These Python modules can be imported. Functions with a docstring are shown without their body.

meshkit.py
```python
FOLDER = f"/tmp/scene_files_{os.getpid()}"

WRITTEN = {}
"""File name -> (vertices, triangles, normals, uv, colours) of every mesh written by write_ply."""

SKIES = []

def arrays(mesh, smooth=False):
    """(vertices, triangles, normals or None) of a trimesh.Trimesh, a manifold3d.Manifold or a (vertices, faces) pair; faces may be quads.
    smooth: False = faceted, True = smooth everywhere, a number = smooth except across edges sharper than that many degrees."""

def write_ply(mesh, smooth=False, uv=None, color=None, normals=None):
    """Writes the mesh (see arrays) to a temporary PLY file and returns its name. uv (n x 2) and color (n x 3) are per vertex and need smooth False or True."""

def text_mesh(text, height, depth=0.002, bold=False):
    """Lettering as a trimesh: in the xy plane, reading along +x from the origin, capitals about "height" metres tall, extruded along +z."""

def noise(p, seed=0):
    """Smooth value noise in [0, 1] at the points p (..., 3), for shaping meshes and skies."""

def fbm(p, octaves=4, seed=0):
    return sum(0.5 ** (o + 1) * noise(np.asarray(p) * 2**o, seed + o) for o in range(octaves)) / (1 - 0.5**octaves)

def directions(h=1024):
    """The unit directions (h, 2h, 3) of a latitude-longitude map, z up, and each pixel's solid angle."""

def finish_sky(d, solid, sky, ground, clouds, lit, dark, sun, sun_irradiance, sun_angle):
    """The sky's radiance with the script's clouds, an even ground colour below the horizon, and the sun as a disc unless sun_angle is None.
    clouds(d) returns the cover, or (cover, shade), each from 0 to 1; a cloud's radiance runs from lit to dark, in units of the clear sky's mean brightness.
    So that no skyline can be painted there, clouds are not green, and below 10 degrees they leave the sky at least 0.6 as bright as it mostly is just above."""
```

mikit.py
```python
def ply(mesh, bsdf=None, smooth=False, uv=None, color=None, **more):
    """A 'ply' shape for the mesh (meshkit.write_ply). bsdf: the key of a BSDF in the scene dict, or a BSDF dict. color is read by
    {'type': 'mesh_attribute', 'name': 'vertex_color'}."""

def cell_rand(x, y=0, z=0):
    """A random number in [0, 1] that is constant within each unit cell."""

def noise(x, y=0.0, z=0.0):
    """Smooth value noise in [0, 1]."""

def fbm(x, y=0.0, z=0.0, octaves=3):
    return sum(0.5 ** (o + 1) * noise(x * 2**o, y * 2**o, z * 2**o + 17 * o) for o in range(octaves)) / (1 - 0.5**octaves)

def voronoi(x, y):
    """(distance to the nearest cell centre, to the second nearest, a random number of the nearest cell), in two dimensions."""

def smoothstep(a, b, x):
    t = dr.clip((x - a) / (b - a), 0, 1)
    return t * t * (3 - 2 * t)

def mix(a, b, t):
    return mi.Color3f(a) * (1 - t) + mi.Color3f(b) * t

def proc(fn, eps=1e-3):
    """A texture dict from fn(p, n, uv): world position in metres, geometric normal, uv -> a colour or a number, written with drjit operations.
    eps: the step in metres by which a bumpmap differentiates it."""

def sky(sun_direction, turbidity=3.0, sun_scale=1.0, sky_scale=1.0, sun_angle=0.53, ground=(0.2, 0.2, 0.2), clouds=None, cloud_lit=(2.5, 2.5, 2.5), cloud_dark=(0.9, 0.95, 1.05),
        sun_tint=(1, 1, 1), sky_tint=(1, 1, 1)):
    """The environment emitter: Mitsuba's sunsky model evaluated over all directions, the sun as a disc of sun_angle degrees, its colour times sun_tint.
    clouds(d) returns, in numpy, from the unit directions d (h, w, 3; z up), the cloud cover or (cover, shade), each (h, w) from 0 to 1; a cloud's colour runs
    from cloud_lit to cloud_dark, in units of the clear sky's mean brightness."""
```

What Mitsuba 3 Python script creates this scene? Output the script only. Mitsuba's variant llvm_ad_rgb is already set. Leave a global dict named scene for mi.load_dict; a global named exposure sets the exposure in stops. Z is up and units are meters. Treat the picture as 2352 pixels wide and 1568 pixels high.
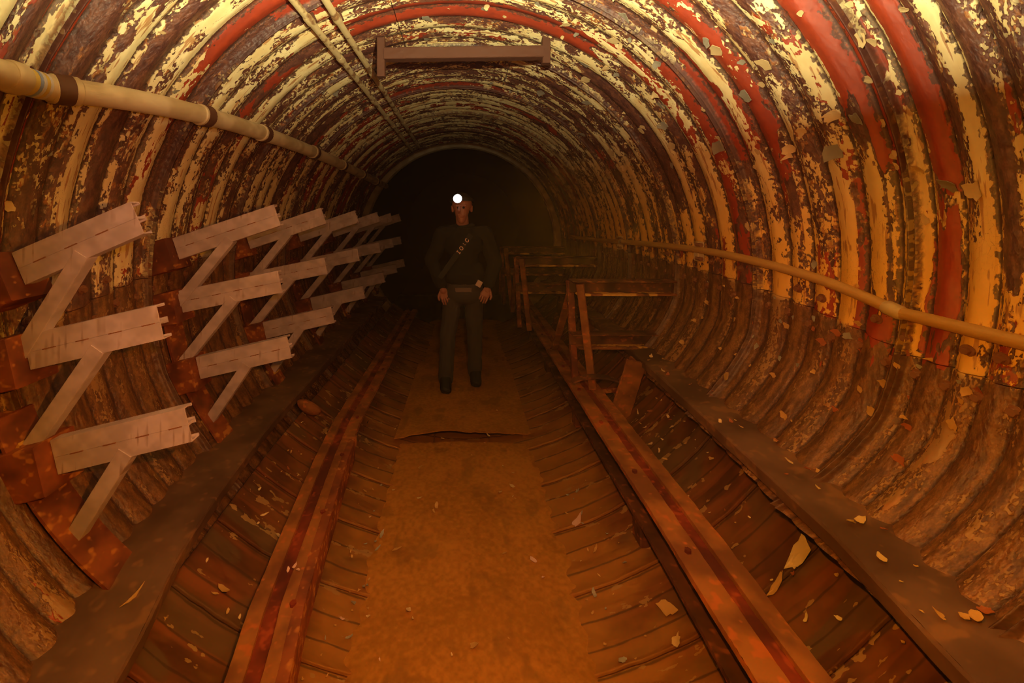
import math, random
import numpy as np, trimesh, manifold3d as m3, shapely.geometry as sg
import drjit as dr, mitsuba as mi
import mikit, meshkit
from mikit import noise, fbm, voronoi, cell_rand, smoothstep, mix
T = mi.ScalarTransform4f
scene, labels = {'type': 'scene'}, {}
PI = math.pi

# ------------------------------------------------------------------ camera, lamps, exposure
R = 1.55                       # nominal tunnel radius, metres
EYE = 1.643                    # camera height above the trodden dirt (z = 0)
FOV = 2 * math.degrees(math.atan(1176 / 960))
scene['camera'] = {'type': 'perspective', 'fov': FOV, 'fov_axis': 'x', 'near_clip': 0.05, 'far_clip': 100,
                   'principal_point_offset_x': (1176 - 1037.6) / 2352, 'principal_point_offset_y': (784 - 482.8) / 1568,
                   'to_world': T().look_at(origin=[0, 0, EYE], target=[0, 1, EYE], up=[0, 0, 1])}
# the photographer's lamps: a warm white one thrown up at the arch, an amber one held lower, a narrow neutral torch
def rgb(*c): return {'type': 'rgb', 'value': list(c)}
scene['arch_lamp'] = {'type': 'spot', 'intensity': rgb(41.0, 37.0, 21.5), 'cutoff_angle': 89, 'beam_width': 60,
                      'to_world': T().look_at(origin=[0.12, 0.45, EYE + 0.36], target=[0.14, 0.47, EYE + 1.36], up=[0, 1, 0])}
scene['amber_lamp'] = {'type': 'spot', 'intensity': rgb(7.4, 2.4, 0.14), 'cutoff_angle': 86, 'beam_width': 45,
                       'to_world': T().look_at(origin=[0.10, 0.28, EYE + 0.02], target=[0.10, 0.98, EYE - 0.68], up=[0, 0, 1])}
scene['torch'] = {'type': 'spot', 'intensity': rgb(2.4, 1.25, 1.0), 'cutoff_angle': 47, 'beam_width': 40,
                  'to_world': T().look_at(origin=[0.05, 0.05, EYE + 0.12], target=[0.03, 1.05, EYE - 0.02], up=[0, 0, 1])}
exposure = 0.55

# ------------------------------------------------------------------ added absorbing haze that darkens the far bore
AIR = {'type': 'homogeneous', 'albedo': rgb(.012, .012, .013), 'sigma_t': rgb(.12, .12, .12), 'phase': {'type': 'hg', 'g': .3}}
scene['added_haze_medium'] = AIR
scene['camera']['medium'] = {'type': 'ref', 'id': 'added_haze_medium'}
# ------------------------------------------------------------------ naming helpers
def free(k):
    if k not in used: used.add(k); return k
    i = 1
    while f'{k}_{i:03d}' in used: i += 1
    used.add(f'{k}_{i:03d}'); return f'{k}_{i:03d}'
used = set()
def thing(name, label, cat, group=None, shape=None):
    k = free(name); labels[k] = {'label': label, 'category': cat}
    if group: labels[k]['group'] = group
    if shape is not None: scene[k] = shape
    return k
def struct(name, label, shape=None):
    k = free(name); labels[k] = {'label': label, 'kind': 'structure'}
    if shape is not None: scene[k] = shape
    return k
def part(parent, name, shape, label=None, kind=None):
    k = free(f'{parent}__{name}'); scene[k] = shape
    if label or kind:
        labels[k] = {}
        if label: labels[k]['label'] = label
        if kind: labels[k]['kind'] = kind
    return k

# ------------------------------------------------------------------ the tunnel's form: bay depths and cross section
# liner rings are narrow behind and wide around the camera, a plain 0.9 m each farther in; the bore dips and bends a little
YT = np.array([-8, -4, .2, .4, .6, .8, 1, 1.2, 1.4, 1.6, 1.8, 2, 2.4, 2.8, 3.2, 3.6, 4, 4.6, 5.2, 10])
YW = np.array([-5.4, -1.6, .783, .889, 1.013, 1.153, 1.304, 1.465, 1.632, 1.805, 1.983, 2.163, 2.53, 2.904, 3.282, 3.664, 4.047, 4.625, 5.206, 10])
def depth(y): return np.interp(y, YT, YW)
def bend(Y): return .03 * np.maximum(0, np.asarray(Y, float) - 1.5), -.02 * np.maximum(0, np.asarray(Y, float) - 1.5)
DX = np.array([.010, .144, .190, .050, -.130, -.134, .010, .136, .150, .070, -.030, -.056])
DZ = np.array([-.086, -.076, .058, .174, .088, -.096, -.166, -.086, .05, .134, .11, .014])
from scipy.interpolate import CubicSpline
_A = np.radians(np.arange(0, 361, 30))
SX, SZ = CubicSpline(_A, np.r_[DX, DX[0]], bc_type='periodic'), CubicSpline(_A, np.r_[DZ, DZ[0]], bc_type='periodic')
def sec(Y, phi, off=0.0):
    """point of the bore at depth Y (in R), at the angle phi from the right-hand springing; off = inward offset in metres"""
    Y, phi = np.broadcast_arrays(np.asarray(Y, float), np.asarray(phi, float))
    k = np.minimum((1.02 / np.maximum(Y, .3)) ** 2.7, 1.2)
    bx, bz = bend(Y)
    pd = np.degrees(phi)
    low = 1 - .105 * np.clip((-5 - pd) / 21, 0, 1) ** 1.15 - .02 * np.clip((pd - 190) / 16, 0, 1)
    rr = low - off / R
    x = np.cos(phi) * rr + k * SX(phi % (2 * PI)) + bx
    z = -.284 + np.sin(phi) * rr + k * SZ(phi % (2 * PI)) + bz
    return np.stack([x * R, Y * R, EYE + z * R], -1)
def P(x, Y, z): return np.array([x * R, Y * R, EYE + z * R])   # from units of R seen from the camera's foot point

# ------------------------------------------------------------------ mesh helpers
def grid_faces(n, m, flip=False):
    i, j = np.meshgrid(np.arange(n - 1), np.arange(m - 1), indexing='ij')
    q = np.stack([i * m + j, (i + 1) * m + j, (i + 1) * m + j + 1, i * m + j + 1], -1).reshape(-1, 4)
    if flip: q = q[:, ::-1]
    return np.vstack([q[:, [0, 1, 2]], q[:, [0, 2, 3]]])
def box(sx, sy, sz, c=(0, 0, 0), bev=0.0):
    if bev:
        pts = []
        for a in (-1, 1):
            for b in (-1, 1):
                for d in (-1, 1):
                    for k in range(3):
                        o = np.array([sx / 2, sy / 2, sz / 2]) - bev; o[k] += bev
                        pts.append(np.array([a, b, d]) * o)
        m = trimesh.convex.convex_hull(np.array(pts))
    else: m = trimesh.creation.box((sx, sy, sz))
    m.apply_translation(c); return m
def frames(path):
    p = np.asarray(path, float); t = np.gradient(p, axis=0); t /= np.linalg.norm(t, axis=1, keepdims=True)
    return p, t
def tube(path, r, sides=12, cap=True):
    p, t = frames(path); n = len(p); r = np.broadcast_to(r, (n,))
    up = np.array([0, 0, 1.0]) if abs(t[0, 2]) < .9 else np.array([1.0, 0, 0])
    a = np.cross(t, up); a /= np.linalg.norm(a, axis=1, keepdims=True); b = np.cross(t, a)
    an = np.arange(sides) * 2 * PI / sides
    v = (p[:, None] + r[:, None, None] * (np.cos(an)[None, :, None] * a[:, None] + np.sin(an)[None, :, None] * b[:, None])).reshape(-1, 3)
    i, j = np.meshgrid(np.arange(n - 1), np.arange(sides), indexing='ij'); k = (j + 1) % sides
    q = np.stack([i * sides + j, (i + 1) * sides + j, (i + 1) * sides + k, i * sides + k], -1).reshape(-1, 4)
    f = [q[:, [0, 1, 2]], q[:, [0, 2, 3]]]
    if cap:
        v = np.vstack([v, p[0], p[-1]]); c0, c1 = n * sides, n * sides + 1; j = np.arange(sides); k = (j + 1) % sides
        f += [np.stack([j * 0 + c0, j, k], 1), np.stack([j * 0 + c1, (n - 1) * sides + k, (n - 1) * sides + j], 1)]
    m = trimesh.Trimesh(v, np.vstack(f), process=False); m.fix_normals(); return m
def sweep(path, prof, side=None, upv=None):
    """a closed 2-D profile (right, up) carried along a path"""
    p, t = frames(path); n = len(p); pr = np.asarray(prof, float); s = len(pr)
    if upv is None: upv = np.array([0, 0, 1.0])
    if abs(t[0] @ upv) > .999 * np.linalg.norm(upv): upv = np.array([0, 1.0, 0])
    a = np.cross(t, upv); a /= np.linalg.norm(a, axis=1, keepdims=True); b = np.cross(a, t)
    v = (p[:, None] + pr[None, :, :1] * a[:, None] + pr[None, :, 1:] * b[:, None]).reshape(-1, 3)
    i, j = np.meshgrid(np.arange(n - 1), np.arange(s), indexing='ij'); k = (j + 1) % s
    q = np.stack([i * s + j, (i + 1) * s + j, (i + 1) * s + k, i * s + k], -1).reshape(-1, 4)
    cv, cf = trimesh.creation.triangulate_polygon(sg.Polygon(pr), engine='earcut')
    idx = np.array([int(np.argmin(((pr - c) ** 2).sum(1))) for c in cv]); cf = idx[cf]
    m = trimesh.Trimesh(v, np.vstack([q[:, [0, 1, 2]], q[:, [0, 2, 3]], cf, cf[:, ::-1] + (n - 1) * s]), process=False)
    m.fix_normals(); return m
def bar(a, b, w, h, upv=(0, 0, 1), bev=0.004):
    """straight rectangular bar from a to b, w wide, h tall"""
    a, b = np.asarray(a, float), np.asarray(b, float)
    c = min(bev, w * .3, h * .3)
    pr = [(-w/2 + c, -h/2), (w/2 - c, -h/2), (w/2, -h/2 + c), (w/2, h/2 - c), (w/2 - c, h/2), (-w/2 + c, h/2), (-w/2, h/2 - c), (-w/2, -h/2 + c)]
    return sweep([a, b], pr, upv=np.asarray(upv, float))
def rough(m, amp, freq, seed=0, L=None):
    """uneven rusty skin: subdivide and push along the normals"""
    if L:
        v, f = trimesh.remesh.subdivide_to_size(m.vertices, m.faces, L); m = trimesh.Trimesh(v, f); m.merge_vertices()
    m = m.copy(); d = (meshkit.fbm(m.vertices * freq, 3, seed) - .5) * 2 * amp
    m.vertices = m.vertices + m.vertex_normals * d[:, None]; return m
def cat(*ms): return trimesh.util.concatenate(list(ms))
def put(m, bsdf, smooth=35): return mikit.ply(m, bsdf, smooth=smooth)

# ------------------------------------------------------------------ materials
def C(*c): return mi.Color3f(*c)
def mat(name, fn, rough_=.6, spec=.3, metal=0.0, bump=None, bscale=1.0, two=True):
    b = {'type': 'principled', 'base_color': mikit.proc(fn) if callable(fn) else rgb(*fn), 'roughness': rough_, 'specular': spec, 'metallic': metal}
    if bump is not None: b = {'type': 'bumpmap', 'arbitrary': mikit.proc(bump, .0012), 'scale': bscale, 'bsdf': b}
    scene[name] = {'type': 'twosided', 'bsdf': b} if two else b
    return name
PIT = .0975                    # pitch of the corrugations, in R
# larger areas where a coat of paint survives or is gone: (u0, u1, deg0, deg1, cream, red)
PATCH = [(.365, .425, 26, 60, -.5, .6), (.512, .575, 28, 60, -.4, .6), (.585, .64, 36, 58, -.3, .5), (.63, .66, 38, 46, .5, 0),
         (.50, .56, 5, 27, .45, -.2), (.585, .64, 6, 28, .33, -.2), (.68, .73, 7, 27, .36, -.2), (.53, .66, 3, 9, -.5, .5), (.37, .46, 5, 21, -.4, .35),
         (.87, 1.17, 30, 52, -.07, .3), (.95, 1.0, 44, 54, .3, 0), (1.28, 1.42, 60, 112, -.25, .35), (.93, 1.0, 112, 131, -.35, .5),
         (.77, .835, 125, 176, -.5, -.5), (.69, .735, 128, 172, .33, -.2), (.90, .96, 120, 150, .2, 0), (1.14, 1.28, 118, 165, .1, 0),
         (.295, .345, 20, 60, -.2, -.3), (.26, .29, 12, 60, .1, -.3), (.19, .24, 15, 60, -.25, -.4), (1.5, 1.64, 20, 60, -.2, -.2), (1.7, 1.9, 15, 50, -.05, -.3), (.45, .5, 120, 160, .2, .2)]
def coats(uv):
    u, s = mi.Float(uv.x), mi.Float(uv.y); deg = s * (180 / PI)
    c = (u - .5) / PIT; cb = dr.floor(c + .5); tt = c + .5 - cb
    med = fbm(u * 34, s * 15, 3.0, 4); fine = fbm(u * 150, s * 95, 8.0, 3)
    wob = (med - .5)
    _, _, vr = voronoi(u * 34 + 1.2 * med, s * 21 + 1.2 * med)
    bc, br = mi.Float(0), mi.Float(0)
    for u0, u1, d0, d1, pc, pr_ in PATCH:
        w = smoothstep(u0 - .012, u0 + .006, u + .02 * wob) * smoothstep(u1 + .012, u1 - .006, u + .02 * wob) * smoothstep(d0 - 2, d0 + 1.5, deg + 14 * wob) * smoothstep(d1 + 2, d1 - 1.5, deg + 14 * wob)
        bc += pc * w; br += pr_ * w
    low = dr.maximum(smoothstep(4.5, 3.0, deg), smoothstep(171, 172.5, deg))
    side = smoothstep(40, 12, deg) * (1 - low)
    crest = dr.cos(2 * PI * c) * .5
    sgn = cell_rand(cb, 11.0) * 2 - 1
    sub = dr.floor(c * 2 + .5)
    scr = .29 * noise(cb * 7.13, s * 1.5 + cb * 3.7) + .20 * noise(sub * 5.3 + 9, s * 3.1 + sub) + .14 * noise(u * 9 + 3, s * 4.5) + .27 * med + .13 * vr + .10 * crest * sgn + bc - .10 * low + .03 * side - .030 - .03 * smoothstep(85, 130, deg)
    scf = scr + .20 * (fine - .5)
    cream = smoothstep(.505, .522, scf - .05 * low)
    srd = .42 * noise(cb * 5.1 + 40, s * 1.2 + cb) + .28 * noise(u * 4 + 9, s * 2 + 5) + .3 * med + br - .22 * low + .04 * (fine - .5)
    red = smoothstep(.585, .60, srd)
    edge = smoothstep(.38, .505, scf)
    crumb = smoothstep(.56, .60, fbm(u * 210, s * 150, 12.0, 2)) * smoothstep(.39, .48, scr) * (1 - smoothstep(.3, .9, red))
    cream = dr.maximum(cream, crumb * .9)
    jt = (u - .5) / (PIT * 6); jt = dr.abs(jt - dr.floor(jt + .5)) * PIT * 6
    joint = smoothstep(.026, .014, jt + .016 * (fine - .5))
    return u, s, deg, low, cream, red, edge, joint, med, fine, tt
def wall_colour(p, n, uv):
    u, s, deg, low, cream, red, edge, joint, med, fine, tt = coats(uv)
    r1 = fbm(u * 75, s * 45, 2.0, 3); r2 = noise(u * 80, s * 9, 5.0); gr = noise(u * 420, s * 300, 4.0)
    rust = mix(C(.085, .030, .022), C(.15, .056, .032), smoothstep(.3, .75, r1))
    rust = mix(rust, C(.36, .13, .028), .8 * smoothstep(.52, .66, r2 * .35 + fine * .65) * smoothstep(.1, .9, edge))
    lowr = mix(C(.10, .036, .014), C(.20, .078, .024), smoothstep(.3, .7, r1 * .6 + r2 * .4))
    rust = mix(rust, lowr, low) * (.8 + .4 * gr)
    f1, f2, _ = voronoi(u * 85 + med * 2, s * 55 + fine)
    crack = smoothstep(.03, .01, f2 - f1) * smoothstep(.64, .74, noise(u * 9, s * 6, 4.0))
    redc = mix(C(.34, .042, .012), C(.24, .032, .014), r1)
    crm = mix(C(.80, .70, .38), C(.70, .58, .29), smoothstep(.35, .7, med))
    crm = mix(crm, C(.66, .46, .17), .35 * smoothstep(.45, .7, fbm(u * 40, s * 22, 6.0, 4)))
    crm = mix(crm, C(.78, .44, .06), .9 * smoothstep(38, 10, deg) * (1 - low))  # amber lamplight painted into the cream coat, low on the right
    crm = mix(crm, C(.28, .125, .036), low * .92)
    crm = mix(crm, C(.36, .14, .035), .8 * smoothstep(.64, .74, fbm(u * 120, s * 18, 6.0, 3)))
    crm = mix(crm, C(.22, .10, .04), crack * .5)
    col = mix(rust, redc, red * (1 - .85 * joint))
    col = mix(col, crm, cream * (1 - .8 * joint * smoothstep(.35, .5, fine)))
    dg = dr.minimum(tt, 1 - tt); wid = .06 + .12 * cell_rand(dr.floor((u - .5) / PIT + .5), 5.0) * noise(s * 3.0, dr.floor((u - .5) / PIT) * 3.1)
    grit = smoothstep(wid + .018, wid - .010, dg + .30 * (fine - .5) + .16 * (med - .5))
    gcol = mix(C(.075, .030, .020), C(.17, .062, .026), smoothstep(.45, .62, gr * .5 + fine * .5))
    col = mix(col, gcol, .9 * grit * (1 - .5 * low))
    groove = smoothstep(.06, .02, dg + .03 * (fine - .5))
    return mix(col, C(.05, .02, .014), dr.maximum(.5 * joint, .7 * groove))
def wall_bump(p, n, uv):
    u, s, deg, low, cream, red, edge, joint, med, fine, tt = coats(uv)
    return .0016 * cream + .0005 * red + .004 * (1 - cream) * (1 - .8 * red) * (fine - .5) + .003 * (med - .5)
def wall_rough(p, n, uv): return mi.Float(.55)
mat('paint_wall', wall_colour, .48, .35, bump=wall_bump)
def rustfn(dark, light, hot, sc=9.0):
    def fn(p, n, uv):
        a = fbm(p.x * sc, p.y * sc, p.z * sc, 4); b = fbm(p.x * sc * 5, p.y * sc * 5, p.z * sc * 5, 2)
        c = mix(C(*dark), C(*light), smoothstep(.3, .7, a))
        return mix(c, C(*hot), .8 * smoothstep(.56, .7, b * .6 + a * .4))
    return fn
mat('rust_beam', rustfn((.17, .052, .018), (.33, .115, .030), (.46, .115, .028)), .75, .2)
mat('rust_groove', rustfn((.085, .016, .010), (.21, .030, .013), (.33, .06, .02)), .8, .15)
mat('rust_dark', rustfn((.055, .020, .012), (.14, .045, .020), (.27, .075, .022)), .8, .15)
mat('rust_post', rustfn((.10, .022, .012), (.26, .060, .018), (.50, .20, .045)), .7, .25)
mat('ledge_steel', rustfn((.08, .033, .018), (.145, .064, .033), (.21, .085, .03), 6), .65, .3)
def yellow_rust(p, n, uv):
    a = fbm(p.x * 14, p.y * 14, p.z * 14, 4)
    return mix(mix(C(.09, .03, .016), C(.24, .075, .022), smoothstep(.3, .6, a)), C(.60, .36, .08), smoothstep(.50, .56, fbm(p.x * 16, p.y * 16 + 4, p.z * 16, 3)))
mat('flaking_yellow', yellow_rust, .65, .25)
def invert_colour(p, n, uv):
    u, s = uv.x, uv.y
    a = fbm(u * 9, s * 9, 1.0, 4); b = fbm(u * 70, s * 50, 2.0, 3); st = noise(u * 42, s * 5, 7.0)
    c = mix(C(.085, .024, .009), C(.17, .050, .014), smoothstep(.3, .7, a))
    c = mix(c, C(.22, .055, .018), .5 * smoothstep(.55, .75, st))
    c = mix(c, C(.10, .055, .025), .6 * smoothstep(.58, .68, noise(u * 14, s * 6, 3.0)))
    c = mix(c, C(.36, .138, .025), .92 * smoothstep(.56, .27, dr.abs(s - .04) + .45 * (a - .5)))
    ln = u / PIT; ln = dr.abs(ln - dr.floor(ln + .5)) * PIT
    c = mix(c, C(.05, .02, .01), .7 * smoothstep(.006, .001, ln + .004 * (b - .5)))
    return mix(c, C(.36, .20, .07), .7 * smoothstep(.735, .76, b * .6 + .4 * noise(u * 30, s * 14, 9.0) + .10 * smoothstep(.02, .004, ln)))
mat('invert_plate', invert_colour, .8, .15)
def dirt_colour(p, n, uv):
    a = fbm(p.x * 3, p.y * 3, 1.0, 4); b = fbm(p.x * 60, p.y * 60, 2.0, 3)
    c = mix(C(.34, .130, .020), C(.50, .205, .036), smoothstep(.25, .75, a * .6 + b * .4))
    return mix(c, C(.16, .06, .02), .35 * smoothstep(.6, .75, fbm(p.x * 11, p.y * 7, 5.0, 3)))
mat('dirt', dirt_colour, .95, .05)
def galv_colour(p, n, uv):
    a = fbm(p.x * 16, p.y * 16, p.z * 16, 3); b = noise(p.x * 90, p.y * 12, p.z * 8)
    c = mix(C(.44, .37, .38), C(.58, .50, .52), smoothstep(.3, .7, a))
    return mix(c, C(.22, .12, .08), .6 * smoothstep(.62, .8, b * .5 + a * .5))
mat('galvanised', galv_colour, .5, .4, .15)
def cream_pipe(p, n, uv):
    a = fbm(p.x * 9, p.y * 9, p.z * 9, 3)
    return mix(C(.66, .54, .30), C(.50, .38, .19), smoothstep(.4, .7, a))
mat('cream_pipe', cream_pipe, .4, .4)
def old_pipe(p, n, uv):
    a = fbm(p.x * 14, p.y * 14, p.z * 14, 4)
    return mix(C(.54, .42, .21), C(.24, .13, .055), smoothstep(.56, .68, a))
mat('old_pipe', old_pipe, .5, .35)
mat('ochre_pipe', (.50, .29, .075), .45, .35)
mat('clamp_rust', (.10, .038, .020), .6, .3)
mat('bolt_rust', (.22, .09, .04), .65, .3)
mat('band_red', (.45, .04, .05), .4); mat('band_white', (.62, .60, .55), .4); mat('band_blue', (.26, .34, .52), .4); mat('band_yellow', (.62, .46, .10), .4)
mat('chip_cream', (.68, .52, .25), .6, .3); mat('chip_ochre', (.52, .30, .09), .65, .25); mat('chip_grey', (.30, .27, .20), .7, .2); mat('chip_pink', (.72, .50, .40), .6, .3); mat('chip_orange', (.34, .10, .035), .65, .25)
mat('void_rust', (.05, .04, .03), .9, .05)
mat('skin', (.40, .17, .11), .55, .3); mat('jacket_cloth', (.018, .016, .016), .85, .1); mat('jeans', (.055, .042, .040), .9, .1); mat('boot_leather', (.010, .008, .007), .6, .3)
mat('belt_leather', (.16, .10, .08), .6, .3); mat('tag_white', (.65, .52, .42), .6); mat('hair_dark', (.02, .013, .010), .7); mat('strap_black', (.02, .018, .018), .7); mat('print_pale', (.75, .50, .38), .6)
scene['lamp_glow'] = {'type': 'diffuse', 'reflectance': rgb(.5, .5, .5)}

# ------------------------------------------------------------------ structure: liner rings
JOINTS = [.5 + .585 * k for k in range(-6, 7)]
def relief(y, phi, amp=.016):
    c = (y - .5) / PIT
    g = (c + .5 - np.floor(c + .5)); g = np.minimum(g, 1 - g) * PIT * R
    h = amp * .55 * np.cos(2 * PI * c) - amp * .7 * np.exp(-(g / .009) ** 2)
    jt = (y - .5) / (PIT * 6); d = (jt - np.floor(jt + .5)) * PIT * 6
    h = h * np.clip(np.abs(d) / .03, 0, 1)
    h = h + .022 * np.exp(-((np.abs(d) - .011) / .0055) ** 2)        # the pair of bolted flanges
    return h
def plate_mesh(y0, y1, f0, f1, dphi, amp=.016, per=10, fine=.0035, seed=1):
    ys = np.linspace(y0, y1, 6 * per + 1)
    ys = np.unique(np.r_[ys, y0 + np.array([.003, .006, .009, .012, .015, .019]), y1 - np.array([.003, .006, .009, .012, .015, .019])])
    ys[0] += .0008; ys[-1] -= .0008
    n = max(3, int(abs(f1 - f0) / dphi)); fs = np.radians(np.linspace(f0, f1, n))
    g = .0012
    fs[0] += g; fs[-1] -= g
    yy, ff = np.meshgrid(ys, fs, indexing='ij')
    h = relief(yy, ff, amp)
    q = np.stack([yy * 30, ff * 17, yy * 0 + seed], -1)
    h = h + (meshkit.fbm(q, 3, seed) - .5) * 2 * fine
    out = -np.ones_like(h) * .05
    v = sec(depth(yy), ff, h); n0, m0 = yy.shape
    # folded-back rim, so that the plate has thickness
    ring = [(i, 0) for i in range(n0)] + [(n0 - 1, j) for j in range(1, m0)] + [(i, m0 - 1) for i in range(n0 - 2, -1, -1)] + [(0, j) for j in range(m0 - 2, 0, -1)]
    ri = np.array([i * m0 + j for i, j in ring]); ry = np.array([yy[i, j] for i, j in ring]); rf = np.array([ff[i, j] for i, j in ring])
    V = np.vstack([v.reshape(-1, 3), v.reshape(-1, 3)[ri], sec(depth(ry), rf, -.02)])
    a = n0 * m0 + np.arange(len(ri)); b = a + len(ri); a2, b2 = np.roll(a, -1), np.roll(b, -1)
    F = np.vstack([grid_faces(n0, m0), np.stack([a, b, b2], 1), np.stack([a, b2, a2], 1)])
    uv = np.stack([np.r_[yy.ravel(), ry, ry], np.r_[ff.ravel(), rf, rf]], -1)
    return trimesh.Trimesh(V, F, process=False), uv
ceil = struct('ceiling', 'corrugated steel arch of the tunnel with flaking cream and red paint over rust')
wl = struct('wall_left', 'rusty corrugated lower plates of the tunnel on the left behind the cable racks')
wr = struct('wall_right', 'brown rusty corrugated lower plates of the tunnel below the pipe on the right')
rnd = random.Random(5)
for k in range(len(JOINTS) - 1):
    y0, y1 = JOINTS[k], JOINTS[k + 1]
    if y1 > 4.4: y1 = min(y1, 4.34)
    if y1 <= y0: continue
    near = k in (4, 5, 6, 7, 8, 9)
    dphi = 1.2 if near else 2.5; per = 12 if near else 6
    cs = 88 + (14 if k % 2 else -12)
    for f0, f1 in ((4, cs), (cs, 172)):
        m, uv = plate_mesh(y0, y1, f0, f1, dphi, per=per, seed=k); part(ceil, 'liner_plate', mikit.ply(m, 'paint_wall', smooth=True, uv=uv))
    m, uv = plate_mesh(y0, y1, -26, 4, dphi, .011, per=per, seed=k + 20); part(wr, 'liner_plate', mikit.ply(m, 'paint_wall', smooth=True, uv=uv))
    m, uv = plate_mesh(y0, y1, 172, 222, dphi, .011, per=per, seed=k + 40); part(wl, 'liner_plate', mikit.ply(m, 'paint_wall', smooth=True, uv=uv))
# bolts along the two springing seams and the ring joints
def bolt_mesh(r=.012):
    a = trimesh.creation.cylinder(r, .014, sections=6); b = trimesh.creation.cylinder(r * 1.55, .005, sections=12); b.apply_translation((0, 0, -.008))
    return cat(a, b)
BOLT = put(bolt_mesh(), 'bolt_rust', False)
def on_wall(y, deg, off):
    Y, f = float(depth(y)), math.radians(deg)
    p = sec(Y, f, off); q = sec(Y, f, off + .1); t = sec(Y + .01, f, off) - p
    z = (q - p) / np.linalg.norm(q - p); x = t - z * (t @ z); x /= np.linalg.norm(x); y_ = np.cross(z, x)
    M = np.eye(4); M[:3, 0], M[:3, 1], M[:3, 2], M[:3, 3] = x, y_, z, p
    return M
def moved(shape, M): return {**shape, 'to_world': T(M.tolist())}
for par, degs in ((wr, (1.2, 6.5)), (wl, (169.5, 174.8))):
    for d in degs:
        for i in range(30):
            y = .5 - PIT * 3.5 + PIT * i * (1 if d in (1.2, 174.8) else 1) + (.045 if d in (6.5, 169.5) else 0)
            if i % 3 == 2 and d in (6.5, 169.5): continue
            par_ = ceil if d in (6.5, 169.5) else par
            part(par_, 'bolt', moved(BOLT, on_wall(y, d + rnd.uniform(-.5, .5), .012 + float(relief(np.array(y), 0, .014)) * .8)))
for yj in JOINTS[4:10]:
    for d in range(16, 168, 12):
        for s in (-1, 1):
            if (d * 7 + int(yj * 100)) % 7: continue
            part(ceil, 'bolt', moved(BOLT, on_wall(yj + s * .036, d + rnd.uniform(-1, 1), .014)))

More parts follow.
